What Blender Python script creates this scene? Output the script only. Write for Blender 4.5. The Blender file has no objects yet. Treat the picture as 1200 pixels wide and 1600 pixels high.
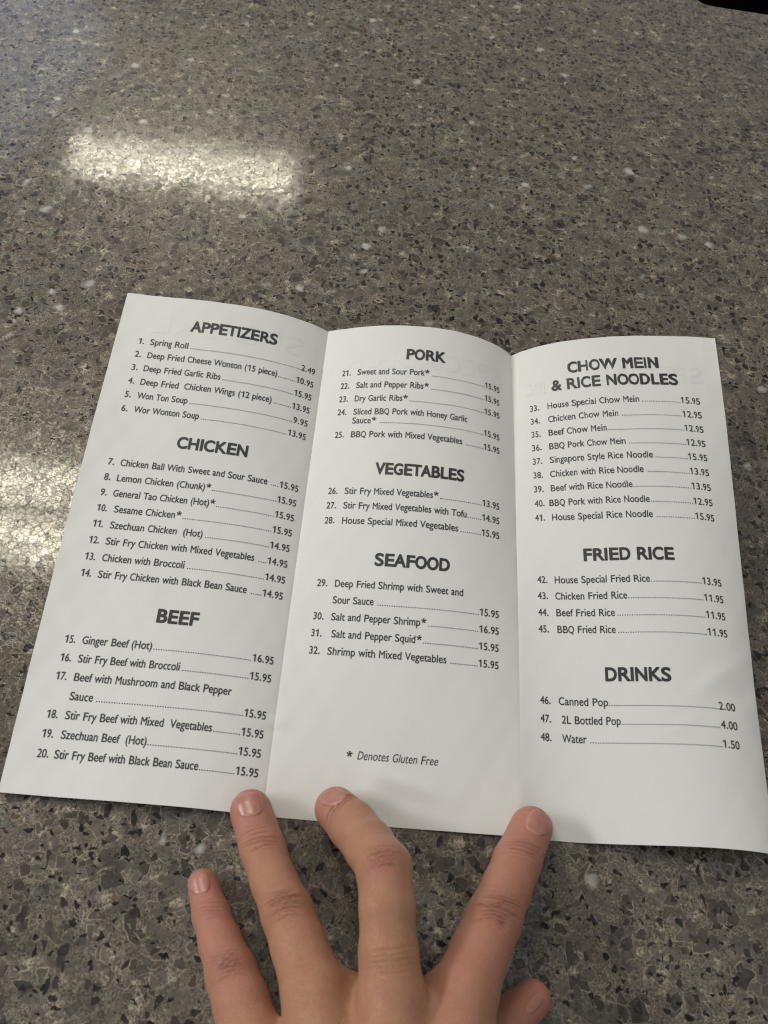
import bpy, bmesh, math, random
import numpy as np
from mathutils import Vector, Matrix
from mathutils.geometry import tessellate_polygon

S = 0.001          # everything below is measured in millimetres on the counter
sc = bpy.context.scene
col = sc.collection

# ------------------------------------------------------------------ camera
CAM = np.array([115.13883331100087, -65.28553299268394, 319.5477818686305])
CR = np.array([0.9946850991429249, 0.06409978472474584, 0.08057773353272571])
CU = np.array([-0.09684944283822976, 0.8481302013863101, 0.5208601990153803])
CF = np.array([0.03495338273978893, 0.525895787295029, -0.8498305018886928])
FPX = 1332.22
cd = bpy.data.cameras.new('camera')
camo = bpy.data.objects.new('camera', cd)
col.objects.link(camo)
M = Matrix(((CR[0], CU[0], -CF[0], CAM[0]*S), (CR[1], CU[1], -CF[1], CAM[1]*S), (CR[2], CU[2], -CF[2], CAM[2]*S), (0, 0, 0, 1)))
camo.matrix_world = M
cd.sensor_fit = 'VERTICAL'
cd.sensor_height = 36.0
cd.lens = 36.0*FPX/1600.0
cd.clip_start = 0.01
cd.clip_end = 50
cd.dof.use_dof = True
cd.dof.focus_distance = 0.395
cd.dof.aperture_fstop = 22.0
sc.camera = camo

# ------------------------------------------------------------------ room light
w = bpy.data.worlds.new("World")
sc.world = w
w.use_nodes = True
bg = w.node_tree.nodes['Background']
bg.inputs[0].default_value = (0.97, 0.975, 0.97, 1)
bg.inputs[1].default_value = 0.27

def area(name, x0, x1, y0, y1, z, power, colour, aim=None, loc=None):
    ld = bpy.data.lights.new(name, 'AREA')
    ld.shape = 'RECTANGLE'
    ld.size = abs(x1-x0)*S
    ld.size_y = abs(y1-y0)*S
    ld.energy = power
    ld.color = colour
    o = bpy.data.objects.new(name, ld)
    col.objects.link(o)
    o.location = ((x0+x1)/2*S, (y0+y1)/2*S, z*S)
    if aim is not None:
        d = Vector(aim)*S - o.location
        o.rotation_euler = d.to_track_quat('-Z', 'Y').to_euler()
    return o
WARM = (1.0, 0.93, 0.72)
# two ceiling fittings, seen mirrored in the polished counter
area('ceiling_tube_far', -900, -180, 2215, 2385, 1500, 6.2, WARM)
area('ceiling_tube_near', -960, -215, 990, 1105, 1500, 4.6, WARM)
area('ceiling_tube_near', -960, -215, 830, 945, 1500, 4.6, WARM)
# window far to the left and a broad bright room on the left
area('window', -2900, -1300, 0, 1900, 1500, 9.0, (0.62, 0.74, 1.0), aim=(0, 350, 0)).location = (-2.3, 4.3, 1.9)
area('room_light', 0, 1000, 0, 800, 1500, 47.0, (0.99, 0.985, 0.985), aim=(120, 100, 0)).location = (-1.65, 0.10, 1.10)

sc.view_settings.view_transform = 'Standard'
sc.view_settings.look = 'None'
sc.view_settings.gamma = 1
sc.view_settings.use_curve_mapping = False
sc.view_settings.exposure = 0.34
sc.cycles.filter_width = 1.15

# ------------------------------------------------------------------ helpers
def ray(px, py):
    return CF + CR*(px-600)/FPX - CU*(py-800)/FPX
def on_height(px, py, z):
    """point of the place seen at a photo pixel, z millimetres above the counter"""
    d = ray(px, py)
    return CAM + d*((z-CAM[2])/d[2])
def mesh(name, V, F, mat, parent=None, smooth=True):
    me = bpy.data.meshes.new(name)
    me.from_pydata([tuple(v) for v in np.asarray(V)*S], [], [tuple(int(i) for i in f) for f in F])
    me.materials.append(mat)
    if smooth:
        me.polygons.foreach_set('use_smooth', [True]*len(me.polygons))
    me.update()
    o = bpy.data.objects.new(name, me)
    col.objects.link(o)
    if parent:
        o.parent = parent
    return o
def tag(o, label=None, cat=None, kind=None, group=None):
    if label: o['label'] = label
    if cat: o['category'] = cat
    if kind: o['kind'] = kind
    if group: o['group'] = group
    return o
def newmat(name):
    m = bpy.data.materials.new(name)
    m.use_nodes = True
    return m, m.node_tree, m.node_tree.nodes['Principled BSDF']
class N:
    """small helper for building node graphs"""
    def __init__(s, nt): s.nt = nt
    def n(s, t, **k):
        x = s.nt.nodes.new(t)
        for a, b in k.items(): setattr(x, a, b)
        return x
    def link(s, a, b): s.nt.links.new(a, b)
    def setin(s, sock, v):
        if isinstance(v, bpy.types.NodeSocket): s.link(v, sock)
        else: sock.default_value = v
    def math(s, op, a, b=0.0, c=0.0, clamp=False):
        x = s.n('ShaderNodeMath', operation=op, use_clamp=clamp)
        for i, v in enumerate((a, b, c)): s.setin(x.inputs[i], v)
        return x.outputs[0]
    def vmath(s, op, a, b=(0, 0, 0), scale=None):
        x = s.n('ShaderNodeVectorMath', operation=op)
        s.setin(x.inputs[0], a); s.setin(x.inputs[1], b)
        if scale is not None: s.setin(x.inputs['Scale'], scale)
        return x.outputs[0]
    def noise(s, vec, scale, detail=2, rough=0.5, out='Fac', dist=0.0):
        x = s.n('ShaderNodeTexNoise')
        s.link(vec, x.inputs['Vector']); x.inputs['Scale'].default_value = scale
        x.inputs['Detail'].default_value = detail; x.inputs['Roughness'].default_value = rough
        x.inputs['Distortion'].default_value = dist
        return x.outputs['Fac' if out == 'Fac' else 'Color']
    def voro(s, vec, scale, feature='F1', rnd=1.0, metric='EUCLIDEAN'):
        x = s.n('ShaderNodeTexVoronoi', feature=feature)
        if feature != 'DISTANCE_TO_EDGE': x.distance = metric
        s.link(vec, x.inputs['Vector']); x.inputs['Scale'].default_value = scale
        x.inputs['Randomness'].default_value = rnd
        return x
    def mapr(s, v, a, b, c=0.0, d=1.0, smooth=True):
        x = s.n('ShaderNodeMapRange', interpolation_type='SMOOTHSTEP' if smooth else 'LINEAR')
        s.setin(x.inputs['Value'], v)
        for k, q in (('From Min', a), ('From Max', b), ('To Min', c), ('To Max', d)): s.setin(x.inputs[k], q)
        return x.outputs['Result']
    def mix(s, f, a, b):
        x = s.n('ShaderNodeMix', data_type='RGBA')
        s.setin(x.inputs[0], f)
        s.setin(x.inputs[6], a if isinstance(a, bpy.types.NodeSocket) else (*a, 1)[:4])
        s.setin(x.inputs[7], b if isinstance(b, bpy.types.NodeSocket) else (*b, 1)[:4])
        return x.outputs[2]
    def ramp(s, f, stops, interp='LINEAR'):
        x = s.n('ShaderNodeValToRGB'); x.color_ramp.interpolation = interp
        e = x.color_ramp.elements
        while len(e) < len(stops): e.new(0.5)
        for q, (p, c) in zip(e, stops): q.position = p; q.color = (*c, 1)
        s.link(f, x.inputs[0])
        return x.outputs[0]

# ------------------------------------------------------------------ counter material: quartz composite
def quartz():
    m, nt, b = newmat('quartz_counter')
    g = N(nt)
    tc = g.n('ShaderNodeTexCoord').outputs['Object']
    P = g.vmath('SCALE', tc, scale=1000.0)          # millimetres
    def warp(vec, sc_, amt, detail=2):
        c = g.noise(vec, sc_, detail, 0.55, out='Color')
        return g.vmath('ADD', vec, g.vmath('SCALE', g.vmath('SUBTRACT', c, (0.5, 0.5, 0.5)), scale=amt))
    W1 = warp(warp(P, 0.16, 3.0, 1), 0.9, 0.55, 2)
    W2 = warp(P, 0.9, 1.5, 2)
    big = g.noise(P, 0.035, 3, 0.6)                 # patches some centimetres wide
    mid = g.noise(P, 0.16, 3, 0.6)
    fine = g.noise(W2, 1.1, 4, 0.7)
    vfine = g.noise(P, 3.0, 3, 0.7)
    pat = g.mapr(g.noise(P, 0.10, 3, 0.65), 0.42, 0.66)
    # resin matrix
    c = g.ramp(fine, [(0.32, (0.050, 0.041, 0.033)), (0.5, (0.128, 0.108, 0.087)), (0.66, (0.27, 0.235, 0.19))])
    # crushed grains, one to two millimetres, every tone of the stone
    def grains(c, vec, scale, keep, stops, op, d0=0.30, d1=0.42):
        v = g.voro(vec, scale); q = g.n('ShaderNodeSeparateColor'); g.link(v.outputs['Color'], q.inputs[0])
        m_ = g.math('MULTIPLY', g.mapr(v.outputs['Distance'], d0, d1, 1.0, 0.0), g.math('GREATER_THAN', q.outputs[0], keep))
        return g.mix(g.math('MULTIPLY', m_, op), c, g.ramp(q.outputs[1], stops)), q
    GT = [(0.0, (0.045, 0.038, 0.032)), (0.4, (0.095, 0.083, 0.070)), (0.8, (0.165, 0.145, 0.122)), (1.0, (0.27, 0.24, 0.20))]
    c, q0 = grains(c, warp(P, 1.2, 0.9), 0.62, 0.40, GT, 0.80)
    rough_rand = q0.outputs[2]
    c, q1 = grains(c, warp(g.vmath('ADD', P, (9, 4, 1)), 0.8, 1.2), 0.40, 0.55, GT, 0.75, 0.32, 0.40)
    # pale flecks
    c, q2 = grains(c, warp(g.vmath('ADD', P, (71, 14, 1)), 1.0, 1.6), 0.55, 0.83, [(0.0, (0.26, 0.23, 0.19)), (1.0, (0.44, 0.40, 0.33))], 0.85, 0.16, 0.30)
    # crackle of pale lines between crushed grains
    v = g.voro(W2, 0.80, 'DISTANCE_TO_EDGE')
    line = g.mapr(v.outputs['Distance'], 0.01, 0.085, 1.0, 0.0)
    c = g.mix(g.math('MULTIPLY', line, g.math('MULTIPLY_ADD', pat, 0.55, 0.16)), c, (0.46, 0.40, 0.31))
    # medium chips: flat stone colours with a crisp outline
    def chips(c, vec, scale, keep, e0, e1, stops, op, edge=None):
        v = g.voro(vec, scale, 'F1'); d = g.voro(vec, scale, 'DISTANCE_TO_EDGE').outputs['Distance']
        s = g.n('ShaderNodeSeparateColor'); g.link(v.outputs['Color'], s.inputs[0])
        on = g.math('GREATER_THAN', s.outputs[0], keep)
        thr = g.math('MULTIPLY_ADD', s.outputs[2], e1-e0, e0)      # each chip has its own size
        soft = g.math('ADD', thr, 0.03)
        k = g.math('MULTIPLY', g.mapr(d, thr, soft), on)
        cc = g.ramp(s.outputs[1], stops)
        # a chip is clouded inside: darker toward one side, as cut glassy stone is
        cl = g.mapr(g.noise(vec, scale*2.2, 2), 0.3, 0.7, 0.78, 1.22)
        hs = g.n('ShaderNodeHueSaturation'); g.link(cc, hs.inputs['Color']); g.link(cl, hs.inputs['Value'])
        cc = g.mix(g.math('MULTIPLY', g.mapr(vfine, 0.45, 0.7), 0.14), hs.outputs[0], (0.26, 0.23, 0.19))
        if edge:
            rim = g.math('MULTIPLY', g.mapr(d, g.math('SUBTRACT', thr, 0.05), thr), on)
            rim = g.math('MULTIPLY', g.math('SUBTRACT', rim, k), g.math('MULTIPLY', g.mapr(mid, 0.40, 0.62), edge))
            c = g.mix(rim, c, (0.42, 0.37, 0.29))
        return g.mix(g.math('MULTIPLY', k, op), c, cc), k, s
    stone = [(0.0, (0.045, 0.037, 0.031)), (0.3, (0.082, 0.070, 0.058)), (0.65, (0.125, 0.109, 0.091)), (0.97, (0.165, 0.145, 0.122)), (1.0, (0.095, 0.050, 0.028))]
    c, k1, s1 = chips(c, W1, 0.155, 0.45, 0.03, 0.26, stone, 0.90, 0.9)
    c, k2, s2 = chips(c, warp(warp(g.vmath('ADD', P, (37, 91, 5)), 0.3, 1.6, 1), 1.1, 0.4, 1), 0.26, 0.50, 0.02, 0.22, stone, 0.88, 0.7)
    # cream inclusions
    cr = g.noise(warp(P, 0.5, 3.0, 3), 0.125, 4, 0.62)
    crm = g.mapr(cr, 0.575, 0.67)
    crd = g.mapr(g.noise(W2, 0.8, 3, 0.7), 0.44, 0.56)
    c = g.mix(g.math('MULTIPLY', crm, g.math('MULTIPLY_ADD', crd, 0.62, 0.10)), c, (0.66, 0.58, 0.45))
    # black slivers and dark glassy chips
    Wd = warp(warp(g.vmath('MULTIPLY', g.vmath('ADD', P, (211, 17, 3)), (1.0, 0.75, 1.0)), 0.25, 2.6, 1), 0.9, 0.5, 1)
    v = g.voro(Wd, 0.30, 'F1'); s = g.n('ShaderNodeSeparateColor'); g.link(v.outputs['Color'], s.inputs[0])
    d = g.voro(Wd, 0.30, 'DISTANCE_TO_EDGE').outputs['Distance']
    sz = g.math('MULTIPLY_ADD', s.outputs[1], 0.26, 0.12)
    k3 = g.math('MULTIPLY', g.mapr(d, sz, g.math('ADD', sz, 0.03)), g.math('GREATER_THAN', s.outputs[0], 0.57))
    c = g.mix(g.math('MULTIPLY', k3, 0.95), c, g.ramp(s.outputs[2], [(0.0, (0.004, 0.003, 0.003)), (0.45, (0.012, 0.010, 0.009)), (1.0, (0.052, 0.041, 0.034))]))
    Ws = warp(g.vmath('MULTIPLY', g.vmath('ADD', P, (61, 170, 3)), (0.7, 1.0, 1.0)), 0.4, 2.4, 1)
    v = g.voro(Ws, 0.48, 'F1'); s = g.n('ShaderNodeSeparateColor'); g.link(v.outputs['Color'], s.inputs[0])
    d = g.voro(Ws, 0.48, 'DISTANCE_TO_EDGE').outputs['Distance']
    sz = g.math('MULTIPLY_ADD', s.outputs[1], 0.22, 0.10)
    k4 = g.math('MULTIPLY', g.mapr(d, sz, g.math('ADD', sz, 0.05)), g.math('GREATER_THAN', s.outputs[0], 0.80))
    c = g.mix(g.math('MULTIPLY', k4, 0.93), c, (0.008, 0.006, 0.006))
    # cloudy white quartz pebbles
    v = g.voro(warp(g.vmath('ADD', P, (5, 57, 9)), 0.25, 4.5, 2), 0.058); s = g.n('ShaderNodeSeparateColor'); g.link(v.outputs['Color'], s.inputs[0])
    rad = g.math('MULTIPLY_ADD', s.outputs[1], 0.15, 0.06)
    k5 = g.math('MULTIPLY', g.mapr(v.outputs['Distance'], g.math('MULTIPLY', rad, 0.35), g.math('MULTIPLY', rad, 1.20), 1.0, 0.0), g.math('GREATER_THAN', s.outputs[0], 0.36))
    c = g.mix(g.math('MULTIPLY', k5, g.math('MULTIPLY_ADD', s.outputs[2], 0.55, 0.40)), c, (0.62, 0.61, 0.57))
    # slow drift of tone between batches of stone
    drift = g.mapr(mid, 0.3, 0.7, 0.88, 1.14)
    drift = g.math('MULTIPLY', drift, g.mapr(big, 0.3, 0.7, 0.66, 0.86))
    hsv = g.n('ShaderNodeHueSaturation'); g.link(c, hsv.inputs['Color']); g.link(drift, hsv.inputs['Value'])
    hsv.inputs['Saturation'].default_value = 1.0
    g.link(hsv.outputs[0], b.inputs['Base Color'])
    # polish differs from grain to grain
    r = g.math('MULTIPLY_ADD', rough_rand, 0.035, g.math('MULTIPLY_ADD', g.noise(P, 0.02, 4, 0.6), 0.03, 0.030))
    r = g.math('MULTIPLY_ADD', line, 0.16, r)
    r = g.math('SUBTRACT', r, g.math('MULTIPLY', k1, 0.04))
    g.link(r, b.inputs['Roughness'])
    b.inputs['IOR'].default_value = 1.50
    h = g.math('ADD', g.math('MULTIPLY', line, -0.5), g.math('MULTIPLY', g.math('ADD', k3, k4), -0.6))
    h = g.math('ADD', h, g.math('MULTIPLY', fine, 0.6))
    bp = g.n('ShaderNodeBump'); bp.inputs['Strength'].default_value = 0.35; bp.inputs['Distance'].default_value = 0.00004
    g.link(h, bp.inputs['Height'])
    # every grain was polished at a very slightly different tilt
    vt = g.voro(W2, 0.34); vt2 = g.voro(W1, 0.155)
    tl = g.vmath('ADD', g.vmath('SUBTRACT', vt.outputs['Color'], (0.5, 0.5, 0.5)), g.vmath('SUBTRACT', vt2.outputs['Color'], (0.5, 0.5, 0.5)))
    tl = g.vmath('MULTIPLY', tl, (0.0055, 0.0055, 0.0))
    g.link(g.vmath('NORMALIZE', g.vmath('ADD', bp.outputs[0], tl)), b.inputs['Normal'])
    ve = g.voro(W2, 0.34, 'DISTANCE_TO_EDGE').outputs['Distance']
    vq = g.n('ShaderNodeSeparateColor'); g.link(vt.outputs['Color'], vq.inputs[0])
    sp = g.math('MULTIPLY', g.mapr(ve, 0.0, 0.14, 0.35, 1.0), g.math('MULTIPLY_ADD', vq.outputs[1], 0.45, 0.35))
    g.link(sp, b.inputs['Specular IOR Level'])
    return m

def build_counter():
    # front outline runs out of the picture on every side but the far right
    edge = [on_height(px, py, 0.0)[:2] for px, py in ((1089, -6), (1093, 0), (1098, 3.4), (1104, 6), (1112, 7.8), (1125, 10), (1167, 16.5), (1200, 21.5), (1290, 37))]
    e0 = edge[0]
    # the far strip turns away behind the upper right corner
    out = [(-1100, -420), (1300, -420)]
    lastp = edge[-1]
    out += [(1300, lastp[1]-(1300-lastp[0])*0.10)]
    out += [tuple(p) for p in reversed(edge)]
    out += [(e0[0]-3, e0[1]+12), (e0[0]-3.5, e0[1]+30), (e0[0]-3.5, 1150), (-1100, 1150)]
    bm = bmesh.new()
    vs = [bm.verts.new((x*S, y*S, 0)) for x, y in out]
    f = bm.faces.new(vs)
    f.normal_update()
    if f.normal.z < 0: f.normal_flip()
    r = bmesh.ops.extrude_face_region(bm, geom=[f])
    down = [v for v in r['geom'] if isinstance(v, bmesh.types.BMVert)]
    bmesh.ops.translate(bm, verts=down, vec=(0, 0, -0.03))
    bmesh.ops.recalc_face_normals(bm, faces=bm.faces)
    top_e = [e for e in bm.edges if all(abs(v.co.z) < 1e-6 for v in e.verts)]
    bmesh.ops.bevel(bm, geom=top_e, offset=0.0025, segments=4, profile=0.6, affect='EDGES')
    me = bpy.data.meshes.new('counter'); bm.to_mesh(me); bm.free()
    me.materials.append(quartz())
    o = bpy.data.objects.new('counter', me); col.objects.link(o)
    tag(o, kind='structure', label='polished grey brown quartz counter top with dark and cream chips')
    # near-black floor far below, only a sliver of it shows behind the counter
    m, nt, b = newmat('dark_floor')
    g = N(nt)
    n = g.noise(g.n('ShaderNodeTexCoord').outputs['Object'], 6, 3)
    g.link(g.ramp(n, [(0.3, (0.0012, 0.0012, 0.0012)), (0.7, (0.003, 0.003, 0.003))]), b.inputs['Base Color'])
    b.inputs['Roughness'].default_value = 1.0
    b.inputs['Specular IOR Level'].default_value = 0.0
    fl = mesh('floor', [(-4000, -3000, -900), (5000, -3000, -900), (5000, 7000, -900), (-4000, 7000, -900)], [(0, 1, 2, 3)], m)
    tag(fl, kind='structure', label='dark floor behind the counter')
build_counter()

# ------------------------------------------------------------------ the sheet of paper: one curved surface, three panels
PW, PH = 279.4, 215.9
P3 = PW/3
Q = [3.22, 29.65, 5.96, -4.19, 0.08, 20.44, -5.32, 6.85, 2.23, 11.04, 6.75, -2.06, 7.57, 7.6, 42.59, -11.03, 2.78, -0.94, 2.57, 1.63, -1.01, 20.01, -6.83, 1.11, 1.57, 10.77, -2.41, -3.01, 2.76, 0.66, -0.02, 0.69, 4.4, -2.57, 10.21, -6.65, -7.62]
QE = np.array(Q[:16]).reshape(4, 4); QB = np.array(Q[16:28]).reshape(3, 4); QA = np.array(Q[28:37]).reshape(3, 3)
def zf(uu, tt):
    s = np.clip(uu/P3, 0, 2.99999); k = s.astype(int); s = uu/P3-k
    pw = np.stack([tt**0, tt, tt**2, tt**3], -1)
    zl = (pw*QE[k]).sum(-1); zr = (pw*QE[k+1]).sum(-1); bb = (pw*QB[k]).sum(-1)
    aa = QA[k, 0]+QA[k, 1]*tt+QA[k, 2]*tt*tt
    return zl*(1-s)+zr*s+4*s*(1-s)*bb+4*s*(1-s)*(2*s-1)*aa
def dents(u, v):
    """small handling marks: a pinch by the left fold, a ripple pushed up by the middle finger, a soft crease by the right edge"""
    def gs(cu, cv, su, sv, a, ang=0.0):
        du, dv = u-cu, v-cv
        x = du*math.cos(ang)+dv*math.sin(ang); y = -du*math.sin(ang)+dv*math.cos(ang)
        return a*np.exp(-(x/su)**2-(y/sv)**2)
    z = gs(93.5, 33, 5, 1.1, 0.45, 0.25)-gs(92, 30.5, 4, 1.4, 0.30, 0.3)
    z = z+gs(143, 15, 13, 2.6, 0.8, -0.30)-gs(150, 9, 16, 4.0, 0.35, -0.2)+gs(133, 11, 5, 7, 0.5)
    z = z+gs(262, 62, 14, 2.6, 0.34, 0.62)-gs(270, 56, 12, 4, 0.30, 0.5)+gs(246, 42, 9, 1.6, 0.22, 0.5)
    z = z*1.5
    for fu in (P3, 2*P3): z = z-0.12*np.exp(-np.abs(u-fu)/1.0)
    z = z+0.10*np.sin(u*0.21+v*0.05)*np.sin(v*0.13+1.0)+0.06*np.sin(u*0.55+2)*np.sin(v*0.31)
    return z
def surf(u, v):
    u = np.atleast_1d(u).astype(float); v = np.atleast_1d(v).astype(float); t = v/PH
    n = 61; m = np.linspace(0, 1, n)
    ss = PW/2+(u[:, None]-PW/2)*m[None]
    zz = zf(ss, np.repeat(t[:, None], n, 1))
    du = np.diff(ss, axis=1); dz = np.diff(zz, axis=1)
    x = PW/2+np.sign(u-PW/2)*np.sqrt(np.maximum(du**2-dz**2, 0)).sum(1)
    m2 = np.linspace(0, 1, 15); tv = t[:, None]*m2[None]
    z2 = zf(np.repeat(u[:, None], 15, 1), tv); dv = np.diff(tv, axis=1)*PH; d2 = np.diff(z2, axis=1)
    y = np.sqrt(np.maximum(dv**2-d2**2, 0)).sum(1)
    z = zf(u, t)+dents(u, v)
    z = 0.18+np.where(z > 0.6, z-0.18, 0.42*np.exp(np.minimum(z-0.6, 0)/0.42))
    return np.stack([x, y, z], -1)

def paper_mat():
    m, nt, b = newmat('white_paper')
    g = N(nt)
    tc = g.n('ShaderNodeTexCoord').outputs['Object']
    P = g.vmath('SCALE', tc, scale=1000.0)
    f = g.noise(P, 1.6, 4, 0.7)
    l = g.noise(P, 0.06, 3, 0.6)
    c = g.ramp(f, [(0.3, (0.705, 0.700, 0.685)), (0.7, (0.757, 0.752, 0.737))])
    c = g.mix(g.mapr(l, 0.35, 0.7, 0.0, 0.12), c, (0.70, 0.665, 0.645))
    g.link(c, b.inputs['Base Color'])
    b.inputs['Roughness'].default_value = 0.62
    b.inputs['Specular IOR Level'].default_value = 0.35
    fib = g.noise(g.vmath('MULTIPLY', P, (1, 2.2, 1)), 1.5, 5, 0.75)
    bp = g.n('ShaderNodeBump'); bp.inputs['Strength'].default_value = 0.30; bp.inputs['Distance'].default_value = 0.00008
    g.link(fib, bp.inputs['Height']); g.link(bp.outputs[0], b.inputs['Normal'])
    return m
PAPER = paper_mat()
def ink_mat(name, c0, c1):
    m, nt, b = newmat(name)
    g = N(nt)
    P = g.vmath('SCALE', g.n('ShaderNodeTexCoord').outputs['Object'], scale=1000.0)
    g.link(g.ramp(g.noise(P, 2.5, 3, 0.7), [(0.35, c0), (0.7, c1)]), b.inputs['Base Color'])
    b.inputs['Roughness'].default_value = 0.5
    return m
INK = ink_mat('black_ink', (0.020, 0.020, 0.021), (0.045, 0.045, 0.046))
GHOST = ink_mat('show_through', (0.683, 0.678, 0.664), (0.73, 0.725, 0.711))

menu = bpy.data.objects.new('menu', None)
col.objects.link(menu)
menu.empty_display_size = 0.02
tag(menu, 'white trifold paper takeout menu spread open on the counter under the fingertips', 'menu')
TH = 0.11
def build_panel(k):
    nu, nv = 62, 110
    us = np.linspace(0, 1, nu+1); us = k*P3+P3*(us-0.85*np.sin(2*np.pi*us)/(2*np.pi)); vs = np.linspace(0, PH, nv+1)
    us[0] += 1e-4 if k else 0
    us[-1] -= 1e-4 if k < 2 else 0
    U, Vv = np.meshgrid(us, vs, indexing='ij')
    top = surf(U.ravel(), Vv.ravel())
    bot = top-np.array([0, 0, TH])
    n = len(top)
    idx = lambda i, j: i*(nv+1)+j
    F = []
    for i in range(nu):
        for j in range(nv):
            F.append((idx(i, j), idx(i+1, j), idx(i+1, j+1), idx(i, j+1)))
            F.append((n+idx(i, j), n+idx(i, j+1), n+idx(i+1, j+1), n+idx(i+1, j)))
    for i in range(nu):
        F.append((idx(i, 0), n+idx(i, 0), n+idx(i+1, 0), idx(i+1, 0)))
        F.append((idx(i, nv), idx(i+1, nv), n+idx(i+1, nv), n+idx(i, nv)))
    if k == 0:
        for j in range(nv): F.append((idx(0, j), idx(0, j+1), n+idx(0, j+1), n+idx(0, j)))
    if k == 2:
        for j in range(nv): F.append((idx(nu, j), n+idx(nu, j), n+idx(nu, j+1), idx(nu, j+1)))
    V = np.vstack([top, bot])
    o = mesh('panel', V, F, PAPER, menu)
    # keep the paper's rim crisp
    bm = bmesh.new(); bm.from_mesh(o.data)
    for e in bm.edges:
        if len(e.link_faces) == 2 and e.calc_face_angle(0) > 0.9: e.smooth = False
    bm.to_mesh(o.data); bm.free()
    return o
panels = [build_panel(k) for k in range(3)]
for p, t in zip(panels, ('left panel listing appetizers, chicken and beef dishes', 'middle panel listing pork, vegetables and seafood', 'right panel listing noodles, fried rice and drinks')):
    p['label'] = t

# ------------------------------------------------------------------ lettering (flat print, laid on the curved sheet)
dg = bpy.context.evaluated_depsgraph_get
_fc = bpy.data.curves.new('glyph_source', 'FONT')
_fo = bpy.data.objects.new('glyph_source', _fc)
col.objects.link(_fo)
def bbox_w(t):
    _fc.body = t
    bpy.context.view_layer.update()
    return _fo.dimensions.x
_fc.size = 1.0
bpy.context.view_layer.update()
_hh = bbox_w('HH')
_fc.body = 'H'; bpy.context.view_layer.update(); CAPH = _fo.dimensions.y
_fc.body = 'x'; bpy.context.view_layer.update(); XH = _fo.dimensions.y/CAPH
_cache = {}
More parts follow.
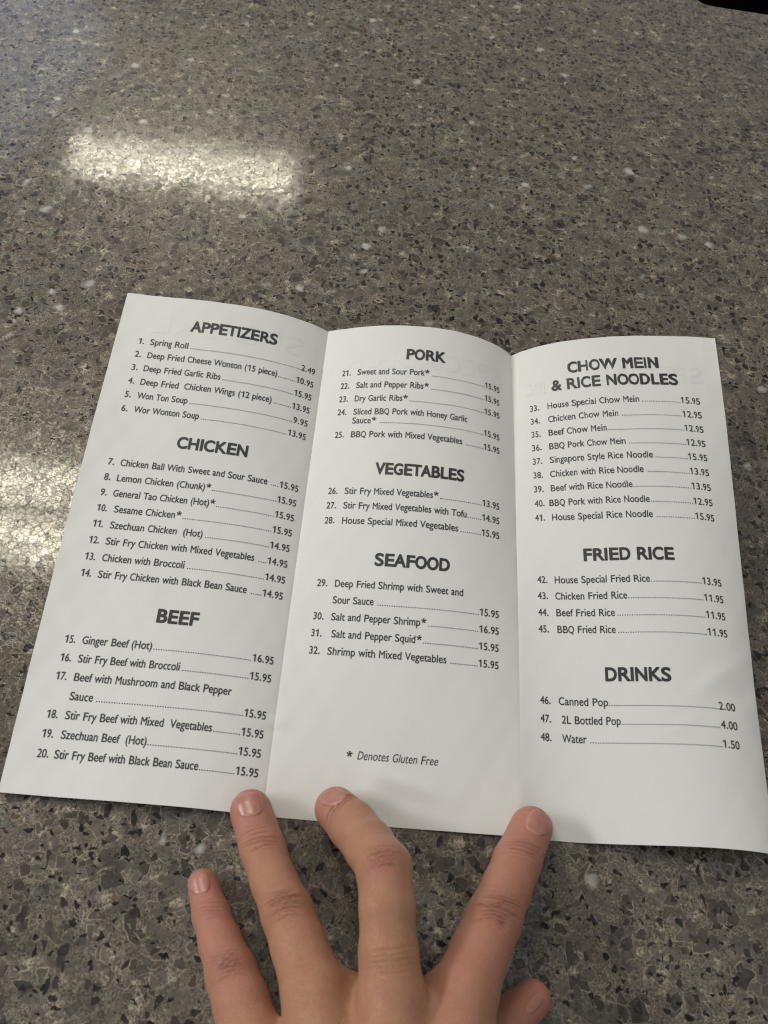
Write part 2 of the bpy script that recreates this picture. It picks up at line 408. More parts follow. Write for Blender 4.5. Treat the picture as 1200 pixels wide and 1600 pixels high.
# even out the capitals: narrow the round letters, widen the narrow ones
CAPW = dict(O=.84, C=.90, D=.88, G=.90, Q=.84, N=.90, M=.88, W=.96, H=.95, E=1.22, F=1.18, S=1.20, P=1.12, R=1.10, B=1.12, L=1.10, K=1.02, T=1.02, V=.98, A=.96)
def glyph(ch, sx, cap, off, shear):
    """outline of one letter -> (2D verts, triangles, advance) in millimetres"""
    key = (ch, round(sx, 3), cap, off, shear)
    if key in _cache: return _cache[key]
    s = cap/CAPH
    if ch == '.':
        r = 0.105*cap+off*0.35
        a = np.linspace(0, 2*math.pi, 9)[:-1]
        V = np.stack([np.cos(a)*r, np.sin(a)*r+r], -1)
        adv = 0.30*cap*sx/0.7
        V[:, 0] += adv/2
        R = (V, [tuple(range(8))], adv)
        _cache[key] = R; return R
    if ch == '1':
        wd = 0.075*cap+off*1.0
        x1 = 0.36*cap*sx/0.7
        V = np.array([(x1-wd, 0), (x1+wd*0.9, 0), (x1+wd*0.9, cap*1.0), (x1-wd*0.4, cap*1.0), (x1-wd*3.9, cap*0.79), (x1-wd*3.2, cap*0.67), (x1-wd, cap*0.81)])
        R = (V, [(0, 1, 6), (1, 2, 6), (2, 3, 6), (3, 4, 6), (4, 5, 6)], 0.60*cap*sx/0.7)
        _cache[key] = R; return R
    if ch == 'i':
        adv = (bbox_w('HiH')-_hh)*s*sx; hw = 0.058*cap+off; x_ = adv/2
        V = np.array([(x_-hw, 0), (x_+hw, 0), (x_+hw, cap*.71), (x_-hw, cap*.71), (x_-hw*1.1, cap*.88), (x_+hw*1.1, cap*.88), (x_+hw*1.1, cap*1.05), (x_-hw*1.1, cap*1.05)])
        R = (V, [(0, 1, 2, 3), (4, 5, 6, 7)], adv); _cache[key] = R; return R
    if ch == ' ':
        R = (np.zeros((0, 2)), [], 0.28*cap*sx/0.7*1.15); _cache[key] = R; return R
    if ch == '*':
        V = []; F = []
        c0 = np.array([0.36*cap*sx/0.7, cap*0.76]); L = cap*0.34; hw = cap*0.085
        for k in range(5):
            a = math.pi/2+k*2*math.pi/5; d = np.array([math.cos(a), math.sin(a)]); n = np.array([-d[1], d[0]])
            i = len(V); V += [c0-n*hw*0.6, c0+n*hw*0.6, c0+d*L+n*hw*1.15, c0+d*L-n*hw*1.15]; F.append((i+1, i, i+3, i+2))
        R = (np.array(V), F, 0.66*cap*sx/0.7); _cache[key] = R; return R
    if ch in CAPW: sx = sx*CAPW[ch]
    adv = (bbox_w('H'+ch+'H')-_hh)*s*sx
    _fc.body = ch
    bpy.context.view_layer.update()
    ev = _fo.evaluated_get(dg())
    cu = _fo.to_curve(dg(), apply_modifiers=False).copy()
    loops = []
    for sp in cu.splines:
        bp = sp.bezier_points; n = len(bp); L = []
        for i in range(n):
            a_, b_ = bp[i], bp[(i+1) % n]
            p0, p1, p2, p3 = [np.array((q.x*s*sx, q.y*s)) for q in (a_.co, a_.handle_right, b_.handle_left, b_.co)]
            straight = abs(np.cross(p3-p0, p1-p0))+abs(np.cross(p3-p0, p2-p0)) < 1e-4*cap*cap
            for t in ((0,) if straight else (0, .2, .4, .6, .8)):
                L.append(p0*(1-t)**3+3*p1*t*(1-t)**2+3*p2*t*t*(1-t)+p3*t**3)
        keep = []
        for p in L:
            if not keep or np.linalg.norm(p-keep[-1]) > 0.004*cap: keep.append(p)
        if len(keep) > 2 and np.linalg.norm(keep[0]-keep[-1]) < 0.004*cap: keep.pop()
        if len(keep) > 2: loops.append(np.array(keep))
    _fo.to_curve_clear()
    def sarea(q): x, y = q[:, 0], q[:, 1]; return 0.5*np.sum(x*np.roll(y, -1)-np.roll(x, -1)*y)
    if ch.islower():
        xt, x0_ = 0.715*cap, XH*cap
        for q in loops:
            if ch in 'ij' and q[:, 1].min() > x0_: m_ = q.mean(0); q -= m_; q *= 1.15; q += (m_[0], cap*0.985); continue
            y = q[:, 1].copy()
            q[:, 1] = np.where(y > x0_, xt+(y-x0_)*(cap*1.03-xt)/(cap*1.03-x0_), np.where(y > 0, y*xt/x0_, y))
    big_ = max(loops, key=lambda q: abs(sarea(q)))
    sg = 1.0 if sarea(big_) > 0 else -1.0
    fat = []
    thick = off; off = off if off < 0.1 else 0.0
    for q in loops:
        e1 = q-np.roll(q, 1, 0); e2 = np.roll(q, -1, 0)-q
        n1 = np.stack([e1[:, 1], -e1[:, 0]], -1)/np.linalg.norm(e1, axis=1)[:, None]
        n2 = np.stack([e2[:, 1], -e2[:, 0]], -1)/np.linalg.norm(e2, axis=1)[:, None]
        m_ = n1+n2; m_ /= np.maximum(np.linalg.norm(m_, axis=1), 1e-6)[:, None]
        k_ = 1/np.maximum((m_*n1).sum(1), 0.65)
        fat.append(q+m_*(k_*off*sg)[:, None])
    tris = tessellate_polygon([[Vector((p[0], p[1], 0)) for p in q] for q in fat])
    V = np.vstack(fat)
    F = []
    for t in tris:
        A_, B_, C_ = V[t[0]], V[t[1]], V[t[2]]
        ar = np.cross(B_-A_, C_-A_)
        if abs(ar) > 1e-9: F.append(tuple(t) if ar > 0 else tuple(t[::-1]))
    if thick >= 0.1:
        oc = np.linspace(0, 2*math.pi, 9)[:-1]; W_ = [V]; n = len(V)
        for q in loops:
            for i in range(len(q)):
                p, r_ = q[i], q[(i+1) % len(q)]; d = r_-p; L_ = np.linalg.norm(d)
                nn = np.array([-d[1], d[0]])/L_*thick
                W_.append(np.array([p+nn, p-nn, r_-nn, r_+nn])); F.append((n, n+1, n+2, n+3)); n += 4
                W_.append(p+np.stack([np.cos(oc), np.sin(oc)], -1)*thick); F.append(tuple(range(n, n+8))); n += 8
        V = np.vstack(W_)
    R = (V, F, adv)
    _cache[key] = R
    return R
def layout(text, sx, cap, off, track=0.0):
    x = 0; V = []; F = []; n = 0
    for ch in text:
        g_, f_, a = glyph(ch, sx, cap, off, 0)
        if len(g_):
            q = g_.copy(); q[:, 0] += x; V.append(q)
            F += [tuple(i+n for i in f) for f in f_]; n += len(g_)
        x += a+track
    V = np.vstack(V) if V else np.zeros((0, 2))
    return V, F, x
def refine(V, F, lim=1.5):
    bm = bmesh.new(); vs = [bm.verts.new((p[0], p[1], 0)) for p in V]
    for f in F:
        try: bm.faces.new([vs[i] for i in f])
        except ValueError: pass
    for _ in range(4):
        es = [e for e in bm.edges if e.calc_length() > lim]
        if not es: break
        bmesh.ops.subdivide_edges(bm, edges=es, cuts=1)
        bmesh.ops.triangulate(bm, faces=[f for f in bm.faces if len(f.verts) > 3])
    bm.verts.index_update()
    V = np.array([v.co[:2] for v in bm.verts]); F = [tuple(v.index for v in f.verts) for f in bm.faces]; bm.free()
    return V, F
def printed(name, pieces, panel, mat=INK, lift=0.12, kind=None):
    """pieces: list of (verts in sheet u,v , faces) joined into one printed line"""
    V = []; F = []; n = 0
    for v, f in pieces:
        V.append(v); F += [tuple(i+n for i in q) for q in f]; n += len(v)
    V = np.vstack(V)
    if name in ('heading', 'show_through_print'): V, F = refine(V, F)
    P = surf(V[:, 0], V[:, 1]); P[:, 2] += lift
    o = mesh(name, P, F, mat, panel, smooth=False)
    return o
CAPS, SXB, OFFB = 2.95, 0.66, 0.042
def fit_text(text, cap, off, width, right=None):
    """squeeze a string to the width it has on the sheet"""
    sx = SXB
    for _ in range(3):
        V, F, adv = layout(text, sx, cap, off)
        w_ = V[:, 0].max()-V[:, 0].min()
        sx *= width/w_
    sx = min(max(sx, 0.45), 0.95)
    V, F, adv = layout(text, sx, cap, off)
    V = V.copy(); V[:, 0] -= V[:, 0].min()
    V[:, 0] *= width/V[:, 0].max()
    return V, F
ITEMS = [
(0,'1','Spring Roll ','2.49',189.9,15.4,31.9),(0,'2','Deep Fried Cheese Wonton (15 piece)','10.95',183.1,15.6,72.4),(0,'3','Deep Fried Garlic Ribs','15.95',176.3,15.4,48.5),
(0,'4','Deep Fried  Chicken Wings (12 piece)','13.95',169.5,15.4,71.9),(0,'5','Won Ton Soup ','9.95',162.7,15.4,36.7),(0,'6','Wor Wonton Soup','13.95',155.9,15.4,42.8),
(0,'7','Chicken Ball With Sweet and Sour Sauce ','15.95',130.4,15.3,76.0),(0,'8','Lemon Chicken (Chunk)*','15.95',123.4,15.3,53.7),(0,'9','General Tao Chicken (Hot)*','15.95',116.5,15.3,56.5),
(0,'10','Sesame Chicken*','15.95',109.6,17.1,44.1),(0,'11','Szechuan Chicken  (Hot) ','14.95',102.6,17.0,53.9),(0,'12','Stir Fry Chicken with Mixed Vegetables ','14.95',95.6,16.9,75.8),
(0,'13','Chicken with Broccoli','14.95',88.6,17.0,49.2),(0,'14','Stir Fry Chicken with Black Bean Sauce ','14.95',81.7,16.9,74.9),
(0,'15','Ginger Beef (Hot)','16.95',55.1,16.9,43.1),(0,'16','Stir Fry Beef with Broccoli','15.95',48.0,16.9,54.9),(0,'17','Beef with Mushroom and Black Pepper','',41.0,17.0,75.5),
(0,'','Sauce ','15.95',33.9,17.0,25.5),(0,'18','Stir Fry Beef with Mixed  Vegetables','15.95',26.9,17.0,70.5),(0,'19','Szechuan Beef  (Hot)','15.95',19.9,17.1,48.0),(0,'20','Stir Fry Beef with Black Bean Sauce','15.95',12.9,16.3,67.8),
(1,'21','Sweet and Sour Pork* ','15.95',189.8,110.1,142.7),(1,'22','Salt and Pepper Ribs* ','15.95',183.0,110.1,142.8),(1,'23','Dry Garlic Ribs*','15.95',176.1,110.1,133.8),
(1,'24','Sliced BBQ Pork with Honey Garlic','',169.3,110.1,161.0),(1,'','Sauce* ','15.95',164.8,110.0,120.7),(1,'25','BBQ Pork with Mixed Vegetables ','15.95',157.9,110.1,159.0),
(1,'26','Stir Fry Mixed Vegetables*','13.95',130.5,110.0,149.8),(1,'27','Stir Fry Mixed Vegetables with Tofu','14.95',123.7,110.1,162.2),(1,'28','House Special Mixed Vegetables ','15.95',116.8,110.2,158.8),
(1,'29','Deep Fried Shrimp with Sweet and','',89.0,110.1,162.0),(1,'','Sour Sauce ','15.95',82.0,109.9,126.3),(1,'30','Salt and Pepper Shrimp* ','16.95',75.0,110.0,147.7),
(1,'31','Salt and Pepper Squid*','15.95',68.0,110.8,146.3),(1,'32','Shrimp with Mixed Vegetables ','15.95',61.0,109.9,156.4),
(2,'33','House Special Chow Mein ','15.95',182.1,202.3,242.0),(2,'34','Chicken Chow Mein ','12.95',175.4,202.2,232.6),(2,'35','Beef Chow Mein','12.95',168.6,202.0,227.1),
(2,'36','BBQ Pork Chow Mein ','12.95',161.8,201.9,234.3),(2,'37','Singapore Style Rice Noodle','15.95',155.1,201.8,245.1),(2,'38','Chicken with Rice Noodle ','13.95',148.3,201.6,240.6),
(2,'39','Beef with Rice Noodle','13.95',141.5,201.5,235.5),(2,'40','BBQ Pork with Rice Noodle','12.95',134.6,200.6,241.9),(2,'41','House Special Rice Noodle ','15.95',127.8,201.4,242.6),
(2,'42','House Special Fried Rice','13.95',99.7,201.4,239.2),(2,'43','Chicken Fried Rice','11.95',92.7,201.4,229.8),(2,'44','Beef Fried Rice ','11.95',85.6,201.6,224.6),
(2,'45','BBQ Fried Rice ','11.95',78.6,201.8,224.5),(2,'46','Canned Pop','2.00',49.7,201.5,220.2),(2,'47','2L Bottled Pop','4.00',42.6,202.5,224.6),(2,'48','Water ','1.50',35.5,202.5,211.7)]
HEADS = [(0,'APPETIZERS',199.2,31.3,70.0),(0,'CHICKEN',141.3,36.1,65.8),(0,'BEEF',66.0,42.7,58.7),(1,'PORK',198.0,131.8,149.6),(1,'VEGETABLES',140.2,122.2,160.6),
(1,'SEAFOOD',98.9,125.3,156.0),(2,'CHOW MEIN',199.3,212.7,252.5),(2,'& RICE NOODLES',191.0,204.8,259.9),(2,'FRIED RICE',109.3,213.5,249.7),(2,'DRINKS',59.5,219.6,244.4)]
NUMU = (10.2, 102.85, 194.35); PRU = (89.5, 177.4, 268.4)
def shift(V, u, v):
    V = V.copy(); V[:, 0] += u; V[:, 1] += v
    return V
DOT_A = np.linspace(0, 2*math.pi, 7)[:-1]
for (k, num, title, price, v, ut, ue) in ITEMS:
    pc = []
    if num:
        V, F = fit_text(num+'.', CAPS, OFFB, 2.5 if len(num) == 1 else 4.15)
        pc.append((shift(V, NUMU[k]-V[:, 0].min(), v), F))
    t = title.rstrip(' ')
    V, F = fit_text(t, CAPS, OFFB, ue-ut)
    pc.append((shift(V, ut, v), F))
    if price:
        V, F = fit_text(price, CAPS, OFFB, 8.3 if len(price) == 5 else 6.75)
        wd = V[:, 0].max()-V[:, 0].min()
        u0 = PRU[k]-wd
        pc.append((shift(V, u0-V[:, 0].min(), v), F))
        a0 = ue+(1.3 if title.endswith(' ') else 0.65)
        n = max(2, int(round((u0-0.55-a0)/0.94)))
        for q in range(n+1):
            uc = u0-0.55-q*0.94
            if uc < a0-0.2: break
            pc.append((np.stack([uc+np.cos(DOT_A)*0.24, v+0.24+np.sin(DOT_A)*0.24], -1), [tuple(range(6))]))
    printed('printed_line', pc, panels[k])
for (k, t, v, u0, u1) in HEADS:
    V, F = fit_text(t, 5.1, 0.25, u1-u0)
    printed('heading', [(shift(V, u0, v), F)], panels[k])
# footnote in light slanted letters
V, F = fit_text('Denotes Gluten Free', 3.0, -0.01, 155.1-125.3)
V = V.copy(); V[:, 0] += V[:, 1]*0.17
A, FA, _ = layout('*', 0.7, 3.2, 0)
printed('footnote', [(shift(V, 125.1, 22.5), F), (shift(A, 121.0-A[:, 0].min(), 21.9), FA)], panels[1])
# print of the reverse side, faintly seen through the sheet, mirrored
for (k, t, v, u0, u1, cap) in ((0, 'SPECIAL', 196.5, 14, 82, 9.5), (1, 'SPECIAL FOR', 193.5, 104, 178, 8.5), (2, 'SPECIAL', 192.5, 226, 271, 7.5), (2, 'COMBO', 190.5, 192, 214, 6.5)):
    V, F = fit_text(t, cap, 0.09, (u1-u0))
    V = V.copy(); V[:, 0] = (u1-u0)-V[:, 0]
    printed('show_through_print', [(shift(V, u0, v), [q[::-1] for q in F])], panels[k], GHOST, 0.035)
bpy.data.objects.remove(_fo)
bpy.data.curves.remove(_fc)

# ------------------------------------------------------------------ the left hand, modelled as one continuous skin
def J(px, py, z, wpx):
    p = on_height(px, py, z)
    depth = (p-CAM)@CF
    return np.array([*p, wpx/2*depth/FPX])
FING = {
 'pinky':  [J(317, 1382, 5.6, 47), J(330, 1430, 7.8, 57), J(345, 1475, 11, 66), J(362, 1522, 14.5, 80), J(378, 1570, 18, 88), J(398, 1640, 22, 96)],
 'ring':   [J(392, 1267, 7.0, 65), J(411, 1328, 9.5, 70), J(428, 1377, 14, 71), J(449, 1426, 19, 81), J(467, 1478, 23, 86), J(492, 1550, 27, 104), J(505, 1640, 31, 116)],
 'middle': [J(525, 1264, 7.5, 67), J(551, 1290, 16, 75), J(577, 1322, 26, 79), J(600, 1356, 34, 86), J(605, 1420, 37.5, 86), J(607, 1490, 37, 92), J(612, 1560, 36, 108), J(612, 1650, 36, 124)],
 'index':  [J(830, 1294, 8.6, 66), J(808, 1346, 11.0, 74), J(791, 1388, 15.5, 77), J(771, 1437, 21, 87), J(748, 1492, 25, 92), J(727, 1548, 29, 104), J(706, 1640, 33, 122)],
 'thumb':  [J(832, 1561, 9.0, 57), J(800, 1590, 11, 66), J(752, 1640, 15, 78), J(705, 1720, 22, 100)],
}
import time as _t
_t0 = _t.time()
H = 0.62
LO = np.array([15.0, -175.0, -1.5]); HI = np.array([212.0, 22.0, 62.0])
gx, gy, gz = [np.arange(LO[i], HI[i], H) for i in range(3)]
SH = (len(gx), len(gy), len(gz))
BIG = 9.0
def segdist(P, a, b, flat=1.0):
    """round cone between two joints (a, b = xyz + radius)"""
    ab = (b[:3]-a[:3]); l2 = ab@ab
    d = P-a[:3]
    h = np.clip((d@ab)/l2, 0, 1)
    q = d-h[..., None]*ab
    r = a[3]+(b[3]-a[3])*h
    return np.sqrt((q*q).sum(-1))-r
def block(lo, hi):
    sl = []
    for i, g_ in enumerate((gx, gy, gz)):
        a = int(np.clip(np.floor((lo[i]-LO[i])/H), 0, len(g_)-1)); b_ = int(np.clip(np.ceil((hi[i]-LO[i])/H)+1, 1, len(g_)))
        sl.append(slice(a, max(b_, a+1)))
    X, Y, Z = np.meshgrid(gx[sl[0]], gy[sl[1]], gz[sl[2]], indexing='ij')
    return tuple(sl), np.stack([X, Y, Z], -1)
def smin(a, b, k):
    h = np.clip(0.5+0.5*(b-a)/k, 0, 1)
    return b*(1-h)+a*h-k*h*(1-h)
def chain(js, k=1.5):
    D = np.full(SH, BIG)
    for a, b in zip(js[:-1], js[1:]):
        m = max(a[3], b[3])+BIG
        sl, P = block(np.minimum(a[:3], b[:3])-m, np.maximum(a[:3], b[:3])+m)
        D[sl] = smin(D[sl], segdist(P, a, b), k)
    return D
def A4(x, y, z, r): return np.array([x, y, z, r], float)
D = chain(FING['pinky'])
mcp = {k: v[-1] for k, v in FING.items()}
for f in ('ring', 'middle', 'index'):
    D = smin(D, chain(FING[f]), 4.0 if f != 'ring' else 3.0)
D = smin(D, chain([J(548, 1552, 24, 60), J(556, 1650, 28, 90)]), 5.0)
D = smin(D, chain([J(677, 1556, 24, 60), J(664, 1650, 28, 90)]), 5.0)
# palm and back of the hand fan from the wrist to the knuckles, then the wrist and forearm
wr = A4(mcp['middle'][0]+2, mcp['middle'][1]-72, 34, 19)
palm = np.full(SH, BIG)
for f, rr in (('pinky', 11), ('ring', 12), ('middle', 12.5), ('index', 12)):
    a = FING[f][-1].copy(); b = A4(wr[0]+{'pinky': -14, 'ring': -5, 'middle': 4, 'index': 13}[f], wr[1], 31, 17)
    a2 = a.copy(); a2[2] -= 1.0; a2[3] = max(a[3]*0.98, rr*0.8)
    palm = smin(palm, chain([a2, b]), 7.0)
D = smin(D, palm, 5.0)
th = chain([*FING['thumb'], A4(wr[0]+24, wr[1]+18, 24, 17), A4(wr[0]+8, wr[1]-4, 30, 18)])
D = smin(D, th, 3.0)
D = smin(D, chain([wr, A4(wr[0]-6, wr[1]-30, 40, 21), A4(wr[0]-14, LO[1]-30, 46, 26)]), 10.0)
del palm, th
# knuckle bulges, pads, and creases are pressed into the field
def bump(c, r, amt):
    m = r*2.2
    sl, P = block(c[:3]-m, c[:3]+m)
    d2 = ((P-c[:3])**2).sum(-1)
    D[sl] -= amt*np.exp(-d2/(r*r))
def unit(v): return v/np.linalg.norm(v)
CREASES = []
def crease(j0, j1, t, skew, depth, width, half, arc=0.0):
    """transverse fold of skin across the back of a joint; t along j0->j1; pressed in later on the refined skin"""
    c = j0[:3]+(j1[:3]-j0[:3])*t; ax = unit(j1[:3]-j0[:3])
    view = unit(CAM-c); up = unit(view-ax*(view@ax)); side = np.cross(ax, up)
    CREASES.append((c, ax, side, up, skew, arc, depth, width, half, j0[3]+(j1[3]-j0[3])*t))
rnd = random.Random(4)
for f in ('pinky', 'ring', 'middle', 'index'):
    js = FING[f]; pip = js[3]; dip = js[1]
    up = unit(CAM-pip[:3])
    bump(np.array([*(pip[:3]+up*pip[3]*0.6), 0]), 6.0, {'middle': 1.0, 'ring': .8, 'index': .9, 'pinky': .7}[f])
    bump(np.array([*(dip[:3]+up*dip[3]*0.6), 0]), 4.5, 0.35)
    u_ = rnd.uniform
    if f == 'middle':
        for t, sk, dp in ((-0.32, 0.30, 0.85), (-0.16, 0.34, 0.50), (-0.03, .3, .25)): crease(js[1], js[2], t, sk, dp, 0.55, dip[3]*0.80, -0.25)
        for k in range(9):
            crease(js[3], js[4], -0.22+k*0.066+u_(-.015, .015), u_(-.10, .10), u_(.12, .26), u_(.28, .4), u_(3.0, 5.2), 0.14+u_(-.05, .05))
        for k in range(5): crease(js[5], js[6], -0.1+k*0.13, u_(-.05, .05), u_(.06, .13), 0.5, 7)
    else:
        sk = {'pinky': -0.28, 'ring': -0.22, 'index': 0.34}[f]
        ds = {'pinky': 0.32, 'ring': 0.42, 'index': 0.50}[f]
        for k in range(7):
            t = -0.38+k*0.13; dd = ds*math.exp(-((t-0.02)/0.32)**2)
            crease(js[1], js[2], t+u_(-.03, .03), sk+u_(-.10, .10), dd*u_(.6, 1.1), u_(.28, .42), dip[3]*u_(.45, .72), u_(-.15, .1))
        am = {'pinky': .85, 'ring': 1.0, 'index': 1.1}[f]
        for k in range(15):
            t = -0.62+k*0.09; dd = 0.52*math.exp(-((t-0.05)/0.42)**2)*am
            crease(js[3], js[4], t+u_(-.025, .025), sk*0.9+u_(-.07, .07), dd*u_(.45, 1.15), u_(.26, .42), pip[3]*u_(.42, .80)*(1-0.35*abs(t)), t*0.9+u_(-.05, .05))
        # short slanting lines where folds meet
        for k in range(3):
            crease(js[3], js[4], u_(-.3, .4), sk+u_(.35, .6)*rnd.choice((-1, 1)), .22, .28, pip[3]*.28, 0)
# deep little pit beside the index knuckle
pi_ = FING['index'][3]; up = unit(CAM-pi_[:3])
c = pi_[:3]+up*pi_[3]*0.95+np.array([2.2, -1.5, 0])
bump(np.array([*c, 0]), 1.7, -1.3)
bump(np.array([*(c+np.array([-3.0, 1.6, 0])), 0]), 2.6, 0.45)
# tendons on the back of the hand
for f in ('ring', 'middle', 'index'):
    a = FING[f][-1]; b = FING[f][-2]
    for t in np.linspace(0, 1, 5):
        q = a*(1-t)+b*t
        bump(np.array([q[0], q[1], q[2]+q[3]*0.9, 0]), 5.5, 0.28)
# open bottom stays inside the grid; cut flat well below nothing
def surface_nets(D):
    ins = D < 0
    nx, ny, nz = D.shape
    c = np.zeros((nx-1, ny-1, nz-1), np.int8)
    for i in (0, 1):
        for j in (0, 1):
            for k in (0, 1):
                c += ins[i:nx-1+i, j:ny-1+j, k:nz-1+k]
    act = (c > 0) & (c < 8)
    ids = np.full(act.shape, -1, np.int64)
    I = np.argwhere(act); ids[act] = np.arange(len(I))
    acc = np.zeros((len(I), 3)); cnt = np.zeros(len(I))
    cor = [(i, j, k) for i in (0, 1) for j in (0, 1) for k in (0, 1)]
    val = {q: D[I[:, 0]+q[0], I[:, 1]+q[1], I[:, 2]+q[2]] for q in cor}
    for q in cor:
        for ax in range(3):
            if q[ax]: continue
            r = list(q); r[ax] = 1; r = tuple(r)
            a, b = val[q], val[r]
            m = (a < 0) != (b < 0)
            t = np.where(m, a/np.where(a-b == 0, 1, a-b), 0)
            pt = np.array(q, float)[None].repeat(len(I), 0); pt[:, ax] += t
            acc[m] += pt[m]; cnt[m] += 1
    V = (I+acc/cnt[:, None])*H+LO
    F = []
    for ax in range(3):
        o1, o2 = [(1, 2), (2, 0), (0, 1)][ax]
        s0 = [slice(1, n-1) for n in D.shape]; s0[ax] = slice(0, D.shape[ax]-1)
        s1 = list(s0); s1[ax] = slice(1, D.shape[ax])
        a = ins[tuple(s0)]; b = ins[tuple(s1)]
        E_ = np.argwhere(a != b)
        if not len(E_): continue
        off = np.ones(3, int); off[ax] = 0
        G = E_+off
        flip = a[tuple(E_.T)]
        def cell(d1, d2):
            g2 = G.copy(); g2[:, o1] -= d1; g2[:, o2] -= d2
            return ids[g2[:, 0], g2[:, 1], g2[:, 2]]
        q = np.stack([cell(1, 1), cell(0, 1), cell(0, 0), cell(1, 0)], -1)
        q[~flip] = q[~flip][:, ::-1]
        F.append(q)
    return V, np.vstack(F)
# close the arm where it leaves the grid
D[:, 0, :] = np.maximum(D[:, 0, :], 1); D[:, -1, :] = 1; D[0] = np.maximum(D[0], 1); D[-1] = np.maximum(D[-1], 1)
D[:, :, 0] = np.maximum(D[:, :, 0], 0.5); D[:, :, -1] = np.maximum(D[:, :, -1], 1)
HV, HF = surface_nets(D)
HF = HF[(HF >= 0).all(1)]
# one gentle smoothing pass
E2 = np.vstack([HF[:, [0, 1]], HF[:, [1, 2]], HF[:, [2, 3]], HF[:, [3, 0]]])
for _ in range(1):
    s_ = np.zeros_like(HV); n_ = np.zeros(len(HV))
    for a, b in ((0, 1), (1, 0)):
        for kk in range(3): s_[:, kk] += np.bincount(E2[:, a], HV[E2[:, b], kk], len(HV))
        n_ += np.bincount(E2[:, a], minlength=len(HV))
    HV = HV*0.6+0.4*s_/n_[:, None]
# refine the skin mesh and press the fine folds into it
me_ = bpy.data.meshes.new('hand_coarse'); me_.from_pydata([tuple(v) for v in HV], [], HF.tolist())
ob_ = bpy.data.objects.new('hand_coarse', me_); col.objects.link(ob_)
md_ = ob_.modifiers.new('s', 'SUBSURF'); md_.levels = 1
bpy.context.view_layer.update()
fine_ = bpy.data.meshes.new_from_object(ob_.evaluated_get(dg()))
nv_ = len(fine_.vertices)
HV = np.empty(nv_*3); fine_.vertices.foreach_get('co', HV); HV = HV.reshape(-1, 3)
HN = np.empty(nv_*3); fine_.vertex_normals.foreach_get('vector', HN); HN = HN.reshape(-1, 3)
HF = np.empty(len(fine_.loops), int); fine_.loops.foreach_get('vertex_index', HF); HF = HF.reshape(-1, 4)
bpy.data.objects.remove(ob_); bpy.data.meshes.remove(me_); bpy.data.meshes.remove(fine_)
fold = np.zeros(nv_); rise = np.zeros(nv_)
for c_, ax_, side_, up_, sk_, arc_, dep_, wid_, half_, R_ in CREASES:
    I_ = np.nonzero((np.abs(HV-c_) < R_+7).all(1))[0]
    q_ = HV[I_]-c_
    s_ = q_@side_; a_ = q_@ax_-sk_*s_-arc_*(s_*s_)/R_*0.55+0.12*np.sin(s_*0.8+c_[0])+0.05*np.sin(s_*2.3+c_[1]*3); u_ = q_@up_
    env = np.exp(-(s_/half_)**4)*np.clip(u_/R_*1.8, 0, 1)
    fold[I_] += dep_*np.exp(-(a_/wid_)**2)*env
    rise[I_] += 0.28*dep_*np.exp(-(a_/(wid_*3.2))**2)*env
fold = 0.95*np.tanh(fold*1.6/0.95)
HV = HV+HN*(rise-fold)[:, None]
print('hand verts', len(HV), 'time', _t.time()-_t0)

def sdf(p):
    q = (p-LO)/H; i = np.floor(q).astype(int); i = np.clip(i, 0, np.array(SH)-2); f = q-i
    r = 0
    for a in (0, 1):
        for b in (0, 1):
            for c_ in (0, 1):
                wgt = (f[..., 0] if a else 1-f[..., 0])*(f[..., 1] if b else 1-f[..., 1])*(f[..., 2] if c_ else 1-f[..., 2])
                r = r+wgt*D[i[..., 0]+a, i[..., 1]+b, i[..., 2]+c_]
    return r
def skin_mat():
    m, nt, b = newmat('skin')
    g = N(nt)
    P = g.vmath('SCALE', g.n('ShaderNodeTexCoord').outputs['Object'], scale=1000.0)
    at = g.n('ShaderNodeAttribute', attribute_name='red').outputs['Fac']
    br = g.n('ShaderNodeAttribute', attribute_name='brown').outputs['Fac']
    l = g.noise(P, 0.12, 3, 0.6); f = g.noise(P, 0.9, 4, 0.65)
    c = g.ramp(l, [(0.3, (0.390, 0.195, 0.105)), (0.7, (0.45, 0.240, 0.143))])
    c = g.mix(g.math('MULTIPLY', g.mapr(f, 0.4, 0.75), 0.25), c, (0.37, 0.145, 0.092))
    pk = g.noise(P, 0.055, 2, 0.5)
    c = g.mix(g.mapr(pk, 0.50, 0.68, 0.0, 0.30), c, (0.36, 0.165, 0.135))
    mo = g.noise(P, 0.35, 3, 0.6)
    c = g.mix(g.mapr(mo, 0.5, 0.72, 0.0, 0.30), c, (0.38, 0.135, 0.09))
    c = g.mix(at, c, (0.45, 0.175, 0.142))
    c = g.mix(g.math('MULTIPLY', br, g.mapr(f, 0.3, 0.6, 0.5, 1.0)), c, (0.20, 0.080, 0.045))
    g.link(c, b.inputs['Base Color'])
    g.link(g.mapr(f, 0.3, 0.7, 0.36, 0.52), b.inputs['Roughness'])
    b.inputs['Specular IOR Level'].default_value = 0.42
    b.inputs['Subsurface Weight'].default_value = 0.10
    b.inputs['Subsurface Radius'].default_value = (1.0, 0.35, 0.18)
    b.inputs['Subsurface Scale'].default_value = 0.0028
    # skin grain: fine crossing lines
    v1 = g.voro(g.vmath('MULTIPLY', P, (1.0, 1.6, 1.0)), 1.5, 'DISTANCE_TO_EDGE').outputs['Distance']
    h = g.math('ADD', g.mapr(v1, 0.0, 0.16), g.math('MULTIPLY', g.noise(P, 2.2, 4, 0.7), 0.7))
    bp = g.n('ShaderNodeBump'); bp.inputs['Strength'].default_value = 0.65; bp.inputs['Distance'].default_value = 0.00015
    g.link(h, bp.inputs['Height']); g.link(bp.outputs[0], b.inputs['Normal'])
    return m
SKIN = skin_mat()
hand = bpy.data.objects.new('hand', None)
col.objects.link(hand)
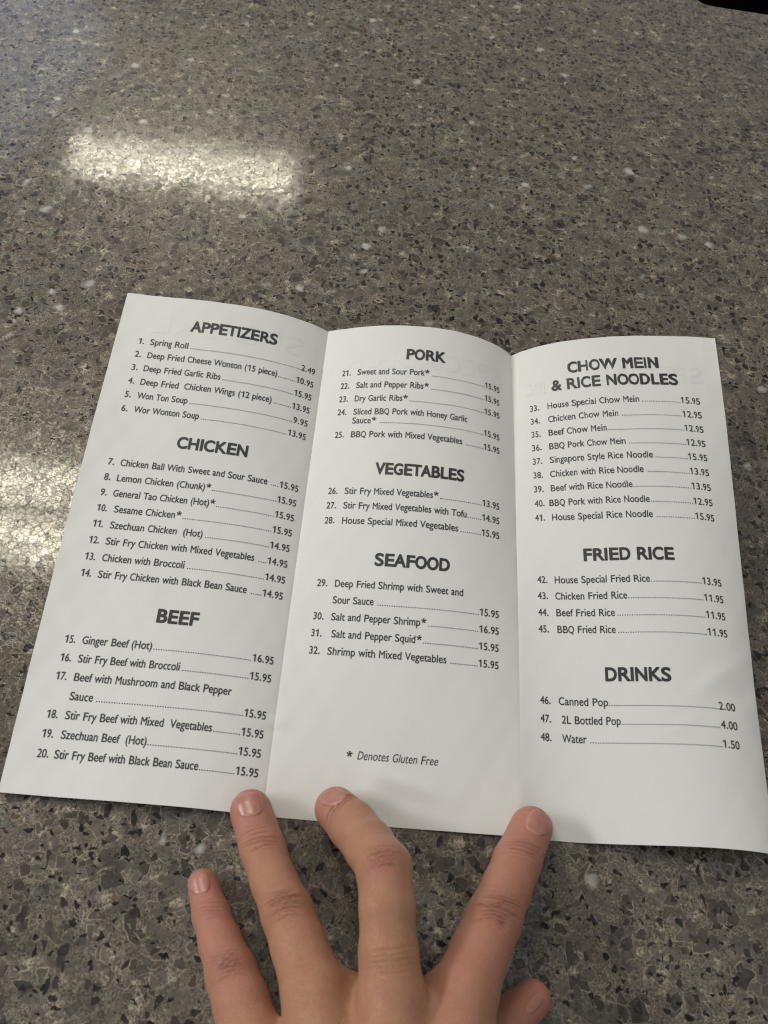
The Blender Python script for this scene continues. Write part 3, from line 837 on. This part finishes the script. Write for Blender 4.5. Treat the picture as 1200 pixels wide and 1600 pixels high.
base = on_height(612, 1640, 0)
hand.location = (base[0]*S, base[1]*S, 0)
tag(hand, 'bare left hand of a person with spread fingers pressing the lower edge of the menu', 'hand')
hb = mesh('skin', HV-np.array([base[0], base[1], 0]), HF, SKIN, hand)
red = np.zeros(len(HV)); brown = np.zeros(len(HV))
best = np.full(len(HV), 1e9); tone = np.zeros(len(HV))
for f, js in FING.items():
    for a_, b_ in zip(js[:-1], js[1:]):
        d = segdist(HV, a_, b_); m_ = d < best
        best[m_] = d[m_]; tone[m_] = {'thumb': .70, 'pinky': .45, 'ring': .18, 'middle': .05, 'index': .45}[f]
# blend the tones softly where fingers run into the hand
far = np.clip((HV[:, 1]+72)/25, 0, 1); tone = tone*far+0.12*(1-far)
red += tone
for f, js in FING.items():
    t = js[0]; d = np.linalg.norm(HV-t[:3], axis=1)
    red = np.maximum(red, {'thumb': .95, 'pinky': .85, 'ring': .95, 'middle': .65, 'index': .9}[f]*np.exp(-(d/14)**2))
    if f != 'thumb':
        for jj, ww in ((3, {'middle': .8}.get(f, .35)), (1, .18)):
            d = np.linalg.norm(HV-(js[jj][:3]+unit(CAM-js[jj][:3])*js[jj][3]*.8), axis=1); red = np.maximum(red, red+ww*np.exp(-(d/6.5)**2)*(1-red))
        j0, j1 = js[3], js[4]; ax = unit(j1[:3]-j0[:3]); q = HV-j0[:3]; a_ = q@ax; v_ = unit(CAM-j0[:3]); up = unit(v_-ax*(v_@ax)); side = np.cross(ax, up)
        s_ = q@side; u_ = q@up; L_ = np.linalg.norm(j1[:3]-j0[:3])
        msk = np.exp(-(s_/(js[3][3]*.75))**4)*np.clip(u_/js[3][3]*1.3, 0, 1)
        brown = np.maximum(brown, msk*np.exp(-((a_-0.05*L_)/(4.6))**4)*(.30 if f != 'middle' else .28))
brown = np.clip(brown+0.85*fold, 0, 0.8); red = np.clip(red, 0, 1)  # knuckle pigment, plus shade painted into the creases by fold depth
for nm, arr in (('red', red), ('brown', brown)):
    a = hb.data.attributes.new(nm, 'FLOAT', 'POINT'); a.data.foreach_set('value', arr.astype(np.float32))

def nail_mat():
    m, nt, b = newmat('fingernail')
    g = N(nt)
    rim = g.n('ShaderNodeAttribute', attribute_name='rim').outputs['Fac']
    P = g.vmath('SCALE', g.n('ShaderNodeTexCoord').outputs['Object'], scale=1000.0)
    c = g.ramp(g.noise(P, 0.35, 2), [(0.3, (0.37, 0.150, 0.125)), (0.7, (0.43, 0.190, 0.155))])
    c = g.mix(g.math('MULTIPLY', rim, 0.55), c, (0.52, 0.33, 0.26))
    g.link(c, b.inputs['Base Color'])
    b.inputs['Roughness'].default_value = 0.30
    b.inputs['Subsurface Weight'].default_value = 0.08
    b.inputs['Subsurface Radius'].default_value = (1.0, 0.4, 0.3)
    b.inputs['Subsurface Scale'].default_value = 0.0015
    return m
NAIL = nail_mat()
def build_nail(cpx, top_px, half_w, length, lean=0.0, f='ring'):
    """cpx: photo pixel of the nail's middle; top_px: pixel toward its free edge; projected onto the skin along the view"""
    def hit(px, py):
        d = unit(ray(px, py)); t = 200.0
        for _ in range(260):
            p = CAM+d*t; 
            if (p < LO).any() or (p > HI-H).any(): t += 1.0; continue
            s_ = sdf(p)
            if s_ < 0.02: break
            t += max(float(s_)*0.7, 0.03)
        return CAM+d*t
    c = np.array(cpx, float); ax = np.array(top_px, float)-c; ax /= np.linalg.norm(ax); sd = np.array([-ax[1], ax[0]])
    NU, NV = 16, 16
    V = []; rim = []
    for j in range(NV+1):
        q = j/NV*2-1                      # -1 cuticle .. 1 free edge
        for i in range(NU+1):
            p = i/NU*2-1
            # rounded-rectangle outline, cuticle end rounder
            wq = (1-abs(q)**(2.4 if q < 0 else 3.6))**0.5 if abs(q) < 1 else 0
            w_ = half_w*(0.10+0.90*wq)
            px = c+ax*(q*length)+sd*(p*w_)
            h_ = hit(px[0], px[1])
            eps = 0.4
            gr = np.array([sdf(h_+np.array(e_))-sdf(h_-np.array(e_)) for e_ in ((eps, 0, 0), (0, eps, 0), (0, 0, eps))]); nrm = unit(gr)
            e = min(1-abs(p), (1-abs(q))*1.4)
            off = 0.10+0.26*min(1.0, e/0.22)
            if e < 1e-6: off = -0.30
            V.append(h_+nrm*off)
            rim.append(0.7 if q > 0.84 and e > 0 else 1.0 if (0 < (1-abs(q))*1.4 < 0.20 and q < 0) else (0.5 if 0 < e < 0.14 else 0.0))
    F = []
    for j in range(NV):
        for i in range(NU):
            a = j*(NU+1)+i; F.append((a, a+1, a+NU+2, a+NU+1))
    V = np.array(V)
    # orient toward the viewer
    n0 = np.cross(V[F[100][1]]-V[F[100][0]], V[F[100][3]]-V[F[100][0]])
    if n0@(CAM-V[F[100][0]]) < 0: F = [q[::-1] for q in F]
    o = mesh('fingernail', V-np.array([base[0], base[1], 0]), F, NAIL, hand)
    a = o.data.attributes.new('rim', 'FLOAT', 'POINT'); a.data.foreach_set('value', np.array(rim, np.float32))
    return o
build_nail((311, 1379), (308, 1360), 18, 19).__setitem__('label', 'nail of the little finger')
build_nail((389, 1257), (386, 1235), 24, 20).__setitem__('label', 'nail of the ring finger')
build_nail((520, 1246), (516, 1233), 22, 12).__setitem__('label', 'nail of the bent middle finger')
build_nail((842, 1286), (851, 1271), 22, 19).__setitem__('label', 'nail of the index finger')
build_nail((835, 1568), (845, 1555), 9, 17).__setitem__('label', 'nail of the thumb')
